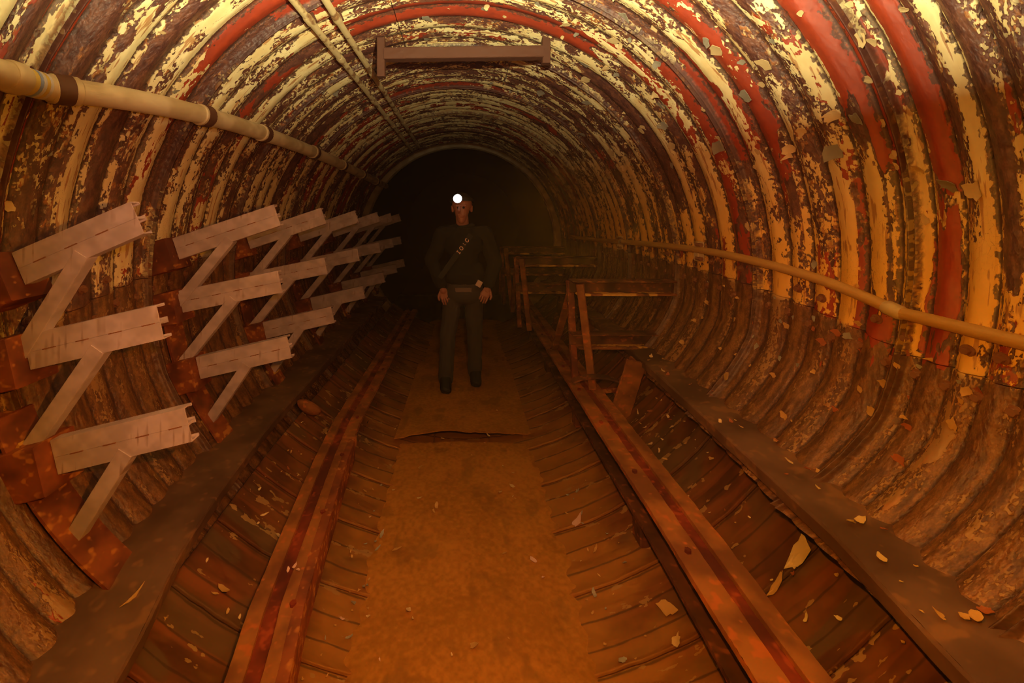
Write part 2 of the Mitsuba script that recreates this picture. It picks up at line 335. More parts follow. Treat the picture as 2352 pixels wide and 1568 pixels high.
# far end of the lit bore: the mouth ring and the dark chamber beyond it, and a bulkhead behind the camera
def ring_strip(Y0, Y1, o0, o1, f0=-40, f1=224, n=90):
    f = np.radians(np.linspace(f0, f1, n)); v = np.vstack([sec(Y0, f, o0), sec(Y1, f, o1)])
    return trimesh.Trimesh(v, grid_faces(2, n), process=False)
wf = struct('wall_far', 'dark unlit chamber beyond the far mouth of the tunnel')
part(wf, 'mouth_ring', put(cat(ring_strip(depth(4.34), depth(4.34) + .02, .0, .012), ring_strip(depth(4.34) + .02, depth(4.34) + .06, .012, .012), ring_strip(depth(4.34) + .06, depth(4.34) + .061, .012, -.6)), 'cream_pipe'), 'thin pale rim of the mouth')
cz = sec(depth(4.4), PI / 2)
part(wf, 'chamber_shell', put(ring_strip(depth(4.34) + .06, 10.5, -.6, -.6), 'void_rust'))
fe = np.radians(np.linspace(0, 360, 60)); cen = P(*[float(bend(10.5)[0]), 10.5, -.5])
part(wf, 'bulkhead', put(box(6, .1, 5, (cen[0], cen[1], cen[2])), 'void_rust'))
bk = P(0, -2.75, -.28)
wn = struct('wall_near', 'rusty bulkhead behind the camera', put(box(4.4, .08, 4.4, bk), 'rust_dark'))

# ------------------------------------------------------------------ structure: floor (dished invert plates and trodden dirt)
floor = struct('floor', 'dished rusty steel invert with a strip of trodden orange dirt along the middle')
IX, IZ, IR = .05, -.02, 1.08
def inv(Y, a, off=0.0):
    bx, bz = bend(Y); r = IR - off / R
    return np.stack([(IX + bx + r * np.sin(a)) * R, np.asarray(Y) * R + 0 * a, EYE + (IZ + bz - r * np.cos(a)) * R], -1)
for k in range(len(JOINTS) - 1):
    y0, y1 = JOINTS[k], JOINTS[k + 1]
    for a0, a1 in ((-40, -8), (-8, 6), (6, 50)):
        for half in (0, 1):
            ya, yb = y0 + (y1 - y0) * half / 2, y0 + (y1 - y0) * (half + 1) / 2
            n = 37 if 4 <= k < 9 else 13
            ys = np.linspace(ya + .0015, yb - .0015, n); an = np.radians(np.linspace(a0 + .1, a1 - .1, 40 if a1 - a0 > 20 else 12))
            yy, aa = np.meshgrid(ys, an, indexing='ij'); jt = (yy - ya) / (yb - ya)
            h = .0025 * np.cos(2 * PI * (yy - .5) / PIT) + .008 * (np.exp(-((jt - .02) / .015) ** 2)) + (meshkit.fbm(np.stack([yy * 25, aa * 18, yy * 0], -1), 3, 9) - .5) * .012
            v = inv(depth(yy), aa, h); n0, m0 = yy.shape
            lo = inv(depth(yy), aa, -.03)
            ring = [(i, 0) for i in range(n0)] + [(n0 - 1, j) for j in range(1, m0)] + [(i, m0 - 1) for i in range(n0 - 2, -1, -1)] + [(0, j) for j in range(m0 - 2, 0, -1)]
            ri = np.array([i * m0 + j for i, j in ring])
            V = np.vstack([v.reshape(-1, 3), lo.reshape(-1, 3)[ri]]); b = n0 * m0 + np.arange(len(ri)); b2 = np.roll(b, -1); r2 = np.roll(ri, -1)
            F = np.vstack([grid_faces(n0, m0, True), np.stack([ri, b2, b], 1), np.stack([ri, r2, b2], 1)])
            uv = np.stack([np.r_[yy.ravel(), yy.ravel()[ri]], np.r_[aa.ravel(), aa.ravel()[ri]]], -1)
            part(floor, 'invert_plate', mikit.ply(trimesh.Trimesh(V, F, process=False), 'invert_plate', smooth=True, uv=uv))
# dirt strip: level 0, feathering out over the plates
xs = np.linspace(-.52, .60, 70); Ys = np.concatenate([np.linspace(-2.2, .9, 25), np.linspace(.92, 2.6, 200), np.linspace(2.62, 4.25, 60)])
YY, XX = np.meshgrid(Ys, xs, indexing='ij'); bx, bz = bend(YY)
q = np.stack([XX * 7 * 1.5, YY * 7, XX * 0], -1)
rel = np.abs(XX - .05 - .02 * np.sin(YY * 5)) / .30
zz = -1.06 + .012 * (1 - np.minimum(rel, 1.5) ** 2) + (meshkit.fbm(q, 4, 3) - .5) * .012 + (meshkit.fbm(q * 6, 3, 4) - .5) * .006 + bz - .16 * np.maximum(rel - 1.05, 0) ** 1.3
zz = zz - .07 * np.clip((YY - 1.915) / .02, 0, 1) * np.clip((2.9 - YY) / .05, 0, 1) * np.clip((.29 - np.abs(XX - .04)) / .05, 0, 1)
V = np.stack([(XX + bx) * R, YY * R, EYE + zz * R], -1).reshape(-1, 3)
part(floor, 'dirt_layer', put(trimesh.Trimesh(V, grid_faces(*YY.shape, True), process=False), 'dirt', True), 'trodden orange dirt', 'stuff')
def floor_z(x, Y):
    """height of the floor in metres at x, Y in R"""
    bx, bz = bend(Y); r = abs(x - .05) / .30
    d = -1.06 + .012 * (1 - min(r, 1.5) ** 2) + bz - .16 * max(r - 1.05, 0) ** 1.3
    i = IZ + bz - math.sqrt(max(IR ** 2 - (x - IX - bx) ** 2, .01))
    return EYE + max(d, i) * R

# ------------------------------------------------------------------ ledges along the wall feet
def curve(pts, Ys):
    pts = np.array(pts, float); o = np.argsort(pts[:, 1]); pts = pts[o]
    return np.stack([np.interp(Ys, pts[:, 1], pts[:, 0]), Ys, np.interp(Ys, pts[:, 1], pts[:, 2])], -1)
def dipped(a):
    bx, bz = bend(a[:, 1]); a = a.copy(); a[:, 0] += bx; a[:, 2] += bz; return a
def ledge(name, pts, side, wid, label):
    Ys = np.linspace(.2, 4.0, 150); c = dipped(curve(pts, Ys)); k = np.stack([c[:, 0] * R, c[:, 1] * R, EYE + c[:, 2] * R], -1)
    s = side
    prof = [(0, 0), (s * wid, .03), (s * wid, .012), (s * .014, -.016), (s * .012, -.05), (s * -.004, -.05), (s * -.006, -.008)]
    m = sweep(k, prof if s > 0 else prof[::-1]); m = rough(m, .005, 14, 3, .05)
    t = thing(name, label, 'ledge'); part(t, 'top_angle', put(m, 'ledge_steel', 40))
    return t, c
tr, rl = ledge('steel_ledge', [(.79, 2.2, -.61), (.785, 1.835, -.61), (.762, 1.26, -.618), (.74, .812, -.625), (.715, .59, -.64), (.69, .2, -.67), (.775, 4.0, -.62)], 1, .26, 'rusted steel ledge along the foot of the right wall, dark underneath')
tl, ll = ledge('steel_ledge', [(-.68, 1.593, -.792), (-.66, 1.187, -.796), (-.64, .98, -.804), (-.61, .823, -.827), (-.60, .741, -.837), (-.58, .2, -.86), (-.70, 4.0, -.78)], -1, .36, 'rusted steel ledge along the foot of the left wall, under the cable racks')
for Y in (1.05, 1.74, 2.45, 3.2):
    bx, bz = map(float, bend(Y)); zt = float(np.interp(Y, rl[:, 1], rl[:, 2])); xt = float(np.interp(Y, rl[:, 1], rl[:, 0]))
    if Y > 2: part(tr, 'support_post', put(rough(bar(P(xt + .02, Y, zt - .012), P(xt - .03, Y + .03, -.90 + bz), .11, .018, (0, 1, 0)), .003, 20, 2, .04), 'rust_dark'))

part(tr, 'support_post', put(rough(cat(bar(P(.765, 1.73, -.625), P(.70, 1.76, -.885), .13, .016, (0, 1, 0)), bar(P(.765, 1.76, -.625), P(.70, 1.79, -.885), .016, .08, (0, 1, 0))), .004, 20, 2, .03), 'rust_beam'), 'broad slanted post')

# ------------------------------------------------------------------ the two track beams
def beam(name, pts, label, w=.19, mirror=False):
    Ys = np.linspace(.2, 4.0, 130); c = dipped(curve(pts, Ys)); k = np.stack([c[:, 0] * R, c[:, 1] * R, EYE + c[:, 2] * R], -1)
    t = thing(name, label, 'beam'); s = -1 if mirror else 1
    h = w / 2
    def S(pr, mt, nm, amp=.004, L=.045, seed=1):
        pr = [(s * x, z) for x, z in pr]; part(t, nm, put(rough(sweep(k, pr if s > 0 else pr[::-1]), amp, 18, seed, L), mt, 40))
    S([(-h, -.018), (-.018, -.018), (-.018, .006), (-h, .004)], 'rust_beam', 'inner_flange')
    S([(.036, -.018), (h, -.018), (h, .002), (.036, .002)], 'rust_beam', 'outer_flange', seed=2)
    S([(-.022, -.036), (.040, -.036), (.040, -.016), (-.022, -.016)], 'rust_groove', 'rail_groove', .005, seed=3)
    S([(-.010, -.150), (.010, -.150), (.010, -.034), (-.010, -.034)], 'rust_dark', 'web', seed=4)
    S([(-h * .8, -.168), (h * .8, -.168), (h * .8, -.150), (-h * .8, -.150)], 'rust_dark', 'bottom_flange', seed=5)
    for Y in np.arange(.55, 3.9, .68):
        x, z = float(np.interp(Y, c[:, 1], c[:, 0])), float(np.interp(Y, c[:, 1], c[:, 2]))
        b = P(x, Y, z); zf = floor_z(x, Y) - .02
        if b[2] - .168 - zf > .03: part(t, 'post', put(box(.12, .09, b[2] - .166 - zf, (b[0], b[1], (b[2] - .166 + zf) / 2), .006), 'rust_dark'))
    for i in range(11):
        Y = .66 + i * .29; x, z = float(np.interp(Y, c[:, 1], c[:, 0])), float(np.interp(Y, c[:, 1], c[:, 2])); b = P(x, Y, z) + [s * -.06, 0, .008]
        M = np.eye(4); M[:3, 3] = b; part(t, 'bolt', moved({**BOLT, 'bsdf': {'type': 'ref', 'id': 'rust_groove'}}, M))
    return t, c
bl, lc = beam('track_beam', [(-.459, 3.6, -.9), (-.459, 1.8, -.9), (-.415, 1.15, -.9), (-.40, .95, -.9), (-.375, .80, -.9), (-.35, .2, -.9)], 'left of the two long rusty track beams on the tunnel floor, with a bright rust lip', .18, True)
br_, rc = beam('track_beam', [(.585, 3.4, -.78), (.583, 1.97, -.78), (.585, 1.64, -.78), (.58, 1.08, -.78), (.57, .79, -.78), (.56, .2, -.78)], 'right of the two long rusty track beams, raised on posts and carrying the cross frames', .20)
# angle lip on the near length of the left beam
Ys = np.linspace(.2, 1.64, 70); c = curve([(p[0], p[1], p[2]) for p in lc], Ys); k = np.stack([c[:, 0] * R, c[:, 1] * R, EYE + c[:, 2] * R], -1)
part(bl, 'angle_lip', put(rough(sweep(k, [(.086, -.12), (.100, -.12), (.100, .010), (.062, .010), (.062, .002), (.086, .002)]), .003, 18, 8, .045), 'rust_post', 40), 'bright orange rusty angle lip')
e = P(float(lc[np.argmin(abs(lc[:, 1] - 1.64)), 0]), 1.645, -.9); part(bl, 'end_plate', put(box(.085, .02, .06, e + [.065, 0, -.012], .003), 'rust_beam'))

# ------------------------------------------------------------------ cross frames at the right-hand beam
def cross_frame(Y, x0, xw, zt, zb, label):
    t = thing('cross_frame', label, 'frame')
    bz = float(bend(Y)[1]); zbeam = -.78 + bz + .004
    hi = .055 * R
    def rail(z, nm):
        a, b = P(x0, Y, z), P(xw, Y, z)
        L = b[0] - a[0]; cx = (a[0] + b[0]) / 2
        m = cat(box(L, .11, .012, (cx, a[1], a[2]), .003), box(L, .012, hi, (cx, a[1] + .02, a[2] - hi / 2), .003))
        k = part(t, nm, put(rough(m, .003, 22, 4, .04), 'rust_dark'))
        part(k, 'lower_flange', put(rough(box(L - .04, .11, .016, (cx + .02, a[1], a[2] - hi - .004), .003), .003, 22, 5, .03), 'flaking_yellow'), 'flaking yellow lower flange')
    rail(zt, 'cross_rail'); rail(zb, 'cross_rail')
    part(t, 'post', put(rough(bar(P(x0 + .035, Y - .03, zt - .01), P(x0 + .085, Y - .05, zbeam), .05, .05), .003, 22, 6, .03), 'rust_beam'))
    part(t, 'post', put(rough(bar(P(x0 + .005, Y + .03, zt - .005), P(x0 + .03, Y + .03, zbeam), .045, .045), .003, 22, 7, .03), 'rust_post'))
    part(t, 'brace', put(rough(bar(P(x0 + .01, Y + .05, zt - .08), P(x0 + .05, Y + .5, zbeam + .005 - .01), .05, .03), .003, 22, 8, .03), 'rust_beam'))
    return t
cross_frame(1.886, .535, 1.0, -.318, -.555, 'nearest of the rusty steel frames standing on the right beam, with flaking yellow edges')
cross_frame(2.85, .437, .98, -.318, -.50, 'second of the rusty steel frames on the right beam, half in the dark')
cross_frame(3.63, .43, .98, -.318, -.50, 'farthest of the steel frames on the right beam, a faint rail in the dark')
t = thing('tie_rod', 'low horizontal rusty bar between the right beam and the wall ledge', 'bar', None, put(rough(bar(P(.60, 1.86, -.79 - .02), P(.80, 1.86, -.79), .03, .03), .002, 30, 1, .02), 'rust_post'))
arc = [P(.62 + .13 * math.sin(a), 1.80, -.775 + .06 * math.cos(a)) for a in np.linspace(-.9, 1.25, 14)]
t = thing('curved_gusset', 'curved rusty plate bridging the right beam and the ledge post below the nearest frame', 'plate', None, put(rough(sweep(arc, [(-.03, -.006), (.03, -.006), (.03, .006), (-.03, .006)]), .003, 20, 2, .03), 'rust_dark'))

# ------------------------------------------------------------------ cable racks on the left wall
ORD = ['nearest', 'second nearest', 'third nearest', 'fourth nearest', 'fifth nearest', 'sixth nearest', 'seventh nearest', 'farthest']
ROWS = {'a': ((-1.0, -.150), (-.60, -.016)), 'b': ((-.985, -.325), (-.590, -.245)), 'c': ((-.925, -.555), (-.558, -.470))}
def strut_channel(L, h=.052, d=.042, t=.004):
    """slotted channel of length L along +x, open to -y"""
    pr = [(0, 0), (d, 0), (d, .010), (d - t, .010), (d - t, t), (t, t), (t, h - t), (d - t, h - t), (d - t, h - .010), (d, h - .010), (d, h), (0, h)]
    return trimesh.creation.extrude_polygon(sg.Polygon(pr), L, engine='earcut')
def arm_mesh(a, b, h=.118):
    """two stacked channels from the wall end a to the tip b (centres)"""
    a, b = np.asarray(a), np.asarray(b); L = float(np.linalg.norm(b - a)); ex = (b - a) / L
    ez = np.array([0, 0, 1.0]) - ex * ex[2]; ez /= np.linalg.norm(ez); ey = np.cross(ez, ex)    # ey points away into the tunnel
    hs = h / 2 - .0003
    out = []
    for s in (0, 1):
        m = strut_channel(L, hs)
        v = m.vertices
        # profile x -> depth (ey), profile y -> height, extrusion -> along
        m.vertices = a + v[:, [2]] * ex + (v[:, [0]] - .0) * ey + (v[:, [1]] - h / 2 + s * (h / 2 + .0003)) * ez
        m.fix_normals(); out.append(m)
    rng = np.arange(.06, L - .05, .115)
    slots = [box(.045, .004, .0035) for _ in rng]
    for x, m in zip(rng, slots): m.vertices = a + (m.vertices[:, [0]] + x + .02) * ex + (m.vertices[:, [1]] - .001) * ey + m.vertices[:, [2]] * ez
    return out[0], out[1], slots
def cable_rack(i, Y, far):
    t = thing('cable_rack', f'{ORD[i]} of the left wall cable racks, grey slotted arms on a rusty post', 'cable rack', 'cable racks along the left wall')
    bx, bz = map(float, bend(Y))
    f = np.radians(np.linspace(178, 211, 20)); pth = sec(Y, f, .028)
    # curved flanged post following the wall: a web strip and a wide face strip
    def strip(o0, o1, w, lab):
        a, b = sec(Y, f, o0), sec(Y, f, o1)
        v = np.vstack([a - [0, w / 2, 0], a + [0, w / 2, 0], b + [0, w / 2, 0], b - [0, w / 2, 0]]); n = len(f)
        F = []
        for s in range(4):
            for j in range(n - 1):
                p, q = s * n + j, ((s + 1) % 4) * n + j; F += [[p, q, q + 1], [p, q + 1, p + 1]]
        for j in (0, n - 1): F += [[j, n + j, 2 * n + j], [j, 2 * n + j, 3 * n + j]]
        m = trimesh.Trimesh(v, F); m.fix_normals(); part(t, lab, put(m, 'rust_post'))
    strip(-.005, .03, .02, 'post_web'); strip(.03, .042, .13, 'post_face')
    for r_ in 'abc':
        (xa, za), (xb, zb) = ROWS[r_]
        if i == 0: xb -= .09 if r_ == 'a' else .05 if r_ == 'b' else .02
        A, B = P(xa + bx, Y, za + bz), P(xb + bx, Y, zb + bz)
        d = (B - A) / np.linalg.norm(B - A); A2 = A + d * .085
        # base block between post and arm
        m = bar(A - d * .07 - [0, 0, .02], A2 - [0, 0, .02], .15, .17); part(t, 'base_block', put(rough(m, .004, 16, i, .06 if i < 3 else None), 'rust_post'))
        lo, hi, slots = arm_mesh(A2 + [0, -.022, 0], B + [0, -.022, 0])
        k = part(t, 'arm', put(cat(lo, hi), 'galvanised', False), 'grey slotted double channel arm')
        if i < 3:
            for sl in slots: part(k, 'slot', put(sl, 'bolt_rust', False))
        # diagonal strut from the arm's middle to the post
        s0 = A2 + (B - A2) * .52 - [0, 0, .05]
        dr_ = {'a': (.015, -.205), 'b': (.03, -.215), 'c': (.06, -.19)}[r_]
        s1 = P(xa + bx + dr_[0], Y, za + bz + dr_[1]) + d * .03
        e_ = (s1 - s0) / np.linalg.norm(s1 - s0); up = np.cross(e_, [0, 1, 0])
        m = cat(bar(s0 - e_ * .01 + [0, -.022, 0], s1 + [0, -.022, 0], .006, .052, up, .001), bar(s0 - e_ * .01 + np.cross(up, e_) * 0 + [0, -.002, 0] + up / np.linalg.norm(up) * .024, s1 + [0, -.002, 0] + up / np.linalg.norm(up) * .024, .04, .005, up, .001))
        part(t, 'strut', put(m, 'galvanised', False), 'grey diagonal strut')
        foot = bar(s1 - e_ * .03 + [0, -.0, 0], s1 + e_ * .045, .07, .07, up); part(t, 'foot_block', put(foot, 'flaking_yellow'))
for i, Y in enumerate((.93, 1.45, 1.93, 2.52, 3.15, 3.72, 4.2)): cable_rack(i, Y, i > 2)

# ------------------------------------------------------------------ pipes
def wall_line(y0, y1, deg, off, n=120):
    y = np.linspace(y0, y1, n); d = np.interp(y, [p[0] for p in deg], [p[1] for p in deg]) if isinstance(deg, list) else deg + 0 * y
    return y, sec(depth(y), np.radians(d), off)
def at(y, pth, v): return np.array([np.interp(v, y, pth[:, k]) for k in range(3)])
def collar(y, pth, v, L, r, mt, sides=20, lip=0):
    """sleeve on the pipe of length L metres about the parameter v"""
    p = at(y, pth, v); d = at(y, pth, v + .02) - at(y, pth, v - .02); d /= np.linalg.norm(d)
    s = np.linspace(-L / 2, L / 2, 7); rr = np.full(7, r)
    if lip: rr[[0, -1]] = r - lip
    return put(tube([p + d * x for x in s], rr, sides), mt)
y, pth = wall_line(-.9, 4.2, [(.3, 140.2), (2.1, 140.2), (4.2, 142)], .075)
t = thing('fat_pipe', 'thick cream pipe along the upper left of the arch with rusty clamps', 'pipe')
part(t, 'pipe_run', put(tube(pth, .046, 24), 'cream_pipe', 40))
for v in (.535, 1.065, 1.475, 2.05, 2.6, 3.15, 3.7):
    c = part(t, 'clamp', collar(y, pth, v, .05, .055, 'clamp_rust'), 'rusty clamp')
    part(t, 'coupling', collar(y, pth, v - .022, .025, .053, 'cream_pipe', lip=.005)); part(t, 'coupling', collar(y, pth, v + .028, .04, .053, 'cream_pipe', lip=.005))
    Mx = on_wall(v, 140.2, .03); part(t, 'hanger', put(trimesh.Trimesh(*[(lambda b: (b.vertices @ Mx[:3, :3].T + Mx[:3, 3], b.faces))(box(.05, .03, .09))][0], process=False), 'clamp_rust'))
part(t, 'coupling', collar(y, pth, .372, .05, .054, 'cream_pipe', lip=.004))
for v, L, mt, lb in ((.395, .012, 'band_red', 'red band'), (.412, .016, 'band_yellow', 'yellow band'), (.428, .010, 'band_blue', 'pale blue band'), (.440, .010, 'band_white', 'white band'), (.452, .012, 'band_yellow', 'yellow band'), (.466, .010, 'band_white', 'white band')):
    part(t, 'colour_band', collar(y, pth, v, L, .0475, mt), lb)
for d, lab, cl in ((116.1, 'left of the two thin conduits running side by side along the top of the arch', (1.112, 1.474, 2.074, 2.458, 2.714, 3.4)), (112.0, 'right of the two thin conduits running side by side along the top of the arch', (1.18, 1.75, 2.45, 2.742, 3.5))):
    y, pth = wall_line(-.9, 3.75, d, .045)
    t = thing('thin_conduit', lab, 'conduit'); part(t, 'pipe_run', put(tube(pth, .019, 14), 'old_pipe', 40))
    for v in cl: part(t, 'coupling', collar(y, pth, v, .075, .0245, 'old_pipe', 14, .004))
    for v in cl[::2]:
        Mx = on_wall(v + .03, d, .02); b = box(.02, .06, .05); part(t, 'clip', put(trimesh.Trimesh(b.vertices @ Mx[:3, :3].T + Mx[:3, 3], b.faces, process=False), 'clamp_rust'))
y, pth = wall_line(-.9, 3.6, [(.17, 9.9), (.76, 10.3), (1.42, 9.4), (2.1, 8.0), (2.8, 6.6), (3.6, 6)], .05)
t = thing('wall_pipe', 'slim ochre pipe running along the right wall above the seam of bolts', 'pipe'); part(t, 'pipe_run', put(tube(pth, .021, 16), 'ochre_pipe', 40))
for v in (.514, 2.3): part(t, 'coupling', collar(y, pth, v, .06, .026, 'old_pipe', 16, .004))
for v in (1.43, 2.35):
    p = at(y, pth, v); q = part(t, 'clamp', put(box(.04, .05, .12, p + [.012, 0, -.01], .004), 'old_pipe'), 'two bolt clamp')
    for s in (-1, 1): part(q, 'bolt', put(trimesh.creation.cylinder(.013, .05, sections=6, transform=trimesh.transformations.rotation_matrix(PI / 2, (1, 0, 0)) if 0 else trimesh.transformations.translation_matrix(p + [-.006, -.03, s * .042 - .01]) @ trimesh.transformations.rotation_matrix(PI / 2, (1, 0, 0))), 'bolt_rust', False))

# hanger bar across the crown
Yb = 1.68
t = thing('ceiling_bar', 'straight rusty steel bar hung across the crown of the arch on two end hangers', 'bar')
a, b = P(-.27, Yb, .36 * Yb), P(.365, Yb, .365 * Yb)
part(t, 'bar', put(rough(cat(bar(a, b, .07, .012), bar(a + [0, -.03, .03], b + [0, -.03, .03], .010, .07)), .003, 20, 3, .03), 'clamp_rust'))
for q, dz in ((a + [-.02, 0, 0], -.11), (b + [.02, 0, 0], -.04)): part(t, 'hanger', put(rough(bar(q + [0, .0, dz], q + [0, 0, .13], .05, .012 if 0 else .05), .002, 20, 4, .03), 'clamp_rust'))

# loose sheet lying across the walkway
Ys = np.linspace(1.905, 2.95, 40); xs = np.linspace(-.275, .36, 30); YY, XX = np.meshgrid(Ys, xs, indexing='ij')
q = np.stack([XX * 6, YY * 6, XX * 0], -1); ed = np.exp(-(YY - 1.905) / .12)
zz = .026 + .055 * ed * np.clip(1.15 - np.abs(XX + .05) / .3, .0, 1) + (meshkit.fbm(q, 3, 2) - .5) * .008
jag = (meshkit.fbm(np.stack([XX * 30, XX * 0, XX * 0], -1), 2, 5) - .5) * .02 * (YY < 1.91) + (XX + .275) * -.06 * 0
bx, bz = bend(YY)
top = np.stack([(XX + bx) * R, (YY + jag + (XX + .275) * .10 * np.clip((2.95 - YY), 0, 1)) * R, zz + bz * R], -1).reshape(-1, 3)
n0, m0 = YY.shape; F = grid_faces(n0, m0, True); nb = len(top)
bd = [i * m0 for i in range(n0)] + [(n0 - 1) * m0 + j for j in range(1, m0)] + [i * m0 + m0 - 1 for i in range(n0 - 2, -1, -1)] + list(range(m0 - 2, 0, -1))
bd = np.array(bd); b2 = np.roll(bd, -1)
sheet = trimesh.Trimesh(np.vstack([top, top - [0, 0, .006]]), np.vstack([F, F[:, ::-1] + nb, np.stack([bd, bd + nb, b2 + nb], 1), np.stack([bd, b2 + nb, b2], 1)]), process=False); sheet.fix_normals()
thing('floor_sheet', 'dirt covered metal sheet on the walkway with a lifted front edge before the standing person', 'sheet', None, put(sheet, 'dirt', 40))

# ------------------------------------------------------------------ curled paint flakes on the arch
def flake_mesh(rg, size, curl, lift):
    n = rg.randint(10, 14); an = np.sort(np.linspace(0, 2 * PI, n, endpoint=False) + np.array([rg.uniform(-.2, .2) for _ in range(n)]))
    ph = rg.uniform(0, 6); k = rg.choice([3, 4, 4, 5])
    edge_ = np.cos(PI / k) / np.cos(((an + ph) % (2 * PI / k)) - PI / k)
    rr = size * edge_ * np.array([rg.uniform(.72, 1.08) for _ in range(n)]); st = rg.uniform(.6, 1.0)
    x, y = rr * np.cos(an), rr * np.sin(an) * st
    pts = np.vstack([[[0, 0]], np.stack([x, y], 1) * .55, np.stack([x, y], 1)])
    z = lift + curl * (pts[:, 0] / size + .6).clip(0) ** 2 * size
    top = np.c_[pts, z]; nb = len(top); F = []
    for i in range(n):
        j = (i + 1) % n
        F += [[0, 1 + i, 1 + j], [1 + i, 1 + n + i, 1 + n + j], [1 + i, 1 + n + j, 1 + j]]
    F = np.array(F); E = []
    for i in range(n):
        j = (i + 1) % n; a, b = 1 + n + i, 1 + n + j; E += [[a, a + nb, b + nb], [a, b + nb, b]]
    m = trimesh.Trimesh(np.vstack([top, top - [0, 0, .0016]]), np.vstack([F, F[:, ::-1] + nb, E]), process=False); m.fix_normals(); return m
rg = random.Random(11)
KINDS = [put(flake_mesh(rg, rg.uniform(.014, .034), rg.uniform(.1, .55), .002), m_, False) for m_ in ('chip_cream',) * 9 + ('chip_grey',) * 4]
n = 0
while n < 230:
    y = rg.uniform(.25, 2.4); d = rg.choice([rg.uniform(25, 85), rg.uniform(25, 85), rg.uniform(8, 170)])
    off = .006 + float(relief(np.array(y), 0))
    M = on_wall(y, d, off); s = rg.uniform(.5, 1.6); a = rg.uniform(0, 2 * PI); Rz = np.array([[math.cos(a), -math.sin(a), 0], [math.sin(a), math.cos(a), 0], [0, 0, 1]]) * s
    M[:3, :3] = M[:3, :3] @ Rz; part(ceil, 'paint_flake', moved(rg.choice(KINDS), M)); n += 1
for i in range(60):
    y = rg.uniform(.2, 1.5); d = rg.choice([rg.uniform(-4, 5), rg.uniform(-16, 3)])
    M = on_wall(y, d, .006 + float(relief(np.array(y), 0, .011))); s = rg.uniform(.4, .95); a = rg.uniform(0, 2 * PI); M[:3, :3] = M[:3, :3] @ (np.array([[math.cos(a), -math.sin(a), 0], [math.sin(a), math.cos(a), 0], [0, 0, 1]]) * s)
    part(wr, 'paint_flake', moved({**rg.choice(KINDS), 'bsdf': {'type': 'ref', 'id': rg.choice(['chip_ochre', 'chip_ochre', 'chip_grey', 'chip_orange'])}}, M))

# ------------------------------------------------------------------ debris on the floor, beams and ledges
def lay(name, label, cat_, x, Y, z, size, mt, curl=.3, group=None, st=1.0, ang=None, seed=0, tilt=None):
    """a chip at x, Y (in R) and height z (m), lying in the plane that the dished floor has at tilt"""
    r = random.Random(seed); m = flake_mesh(r, size, min(curl, .45), .003)
    m.vertices[:, 1] *= st; a = r.uniform(0, 2 * PI) if ang is None else ang
    m.apply_transform(trimesh.transformations.rotation_matrix(a, (0, 0, 1)))
    if tilt is not None: m.apply_transform(trimesh.transformations.rotation_matrix(tilt, (0, 1, 0)))
    p = P(x, Y, 0); m.apply_translation((p[0], p[1], z)); return thing(name, label, cat_, group, put(m, mt, False))
def on_floor(x, Y): return floor_z(x, Y)
def slope(x): return -math.atan((x - IX) / math.sqrt(IR ** 2 - (x - IX) ** 2))
def inv_top(x, Y): return EYE + (IZ + float(bend(Y)[1]) - math.sqrt(IR ** 2 - (x - IX) ** 2)) * R + .012
lay('paint_chip', 'white folded paint chip lying on the dirt right of the walkway middle', 'paint chip', .415, 1.376, inv_top(.415, 1.376), .04, 'chip_pink', .4, seed=3, st=.75, ang=.1, tilt=slope(.415))
lay('paint_chip', 'big curled cream paint chip on the plates between the right beam and the ledge', 'paint chip', .80, .955, inv_top(.80, .955) + .004, .085, 'chip_cream', .3, seed=8, st=.5, ang=.0, tilt=slope(.80))
lay('paint_chip', 'long rolled ochre paint chip just below the big cream chip by the ledge', 'paint chip', .735, .94, inv_top(.735, .94) + .002, .06, 'chip_ochre', .3, seed=9, st=.28, ang=.05, tilt=slope(.735))
lay('paint_chip', 'flat ochre paint chip at the right edge of the dirt near the beam', 'paint chip', .53, 1.03, inv_top(.53, 1.03), .045, 'chip_ochre', .1, seed=10, st=.8, tilt=slope(.53))
lay('paint_chip', 'bright curled chip beside the inner side of the right beam, nearest of those there', 'paint chip', .515, .955, inv_top(.515, .955), .026, 'chip_cream', .9, seed=12, tilt=slope(.50))
lay('paint_chip', 'flat tan paint chip left of the dirt strip, by the left beam', 'paint chip', -.17, 1.29, floor_z(-.17, 1.29) + .010, .042, 'chip_ochre', .2, seed=14, st=.4, ang=.2)
lay('paint_chip', 'ochre paint chip on the floor plates left of the left beam, largest one there', 'paint chip', -.55, 1.0, inv_top(-.55, 1.0), .04, 'chip_ochre', .6, seed=15, st=.5, ang=-.6, tilt=slope(-.55))
lay('paint_chip', 'yellow paint chip stuck on the left ledge edge', 'paint chip', -.655, .86, EYE - .812 * R + .02, .045, 'chip_ochre', .3, seed=16, st=.35, ang=1.1)
for i in range(3): lay('paint_chip', 'tiny white paint crumb in the cluster on top of the left beam', 'paint chip', -.405 + .012 * i, 1.035 + .012 * (i % 2), EYE - .9 * R + .012, .012, 'chip_pink', .8, 'white crumbs on the left beam', seed=20 + i)
m = rough(trimesh.creation.icosphere(2, .07), .02, 12, 4); m.apply_scale((1.3, .5, .55)); m.apply_transform(trimesh.transformations.rotation_matrix(.5, (0, 1, 0))); m.apply_translation(P(-.60, 1.76, -.83))
thing('rust_lump', 'rusty lump of scrap lying against the left ledge beyond the nearest rack', 'scrap', None, put(m, 'rust_beam'))
rg = random.Random(23)
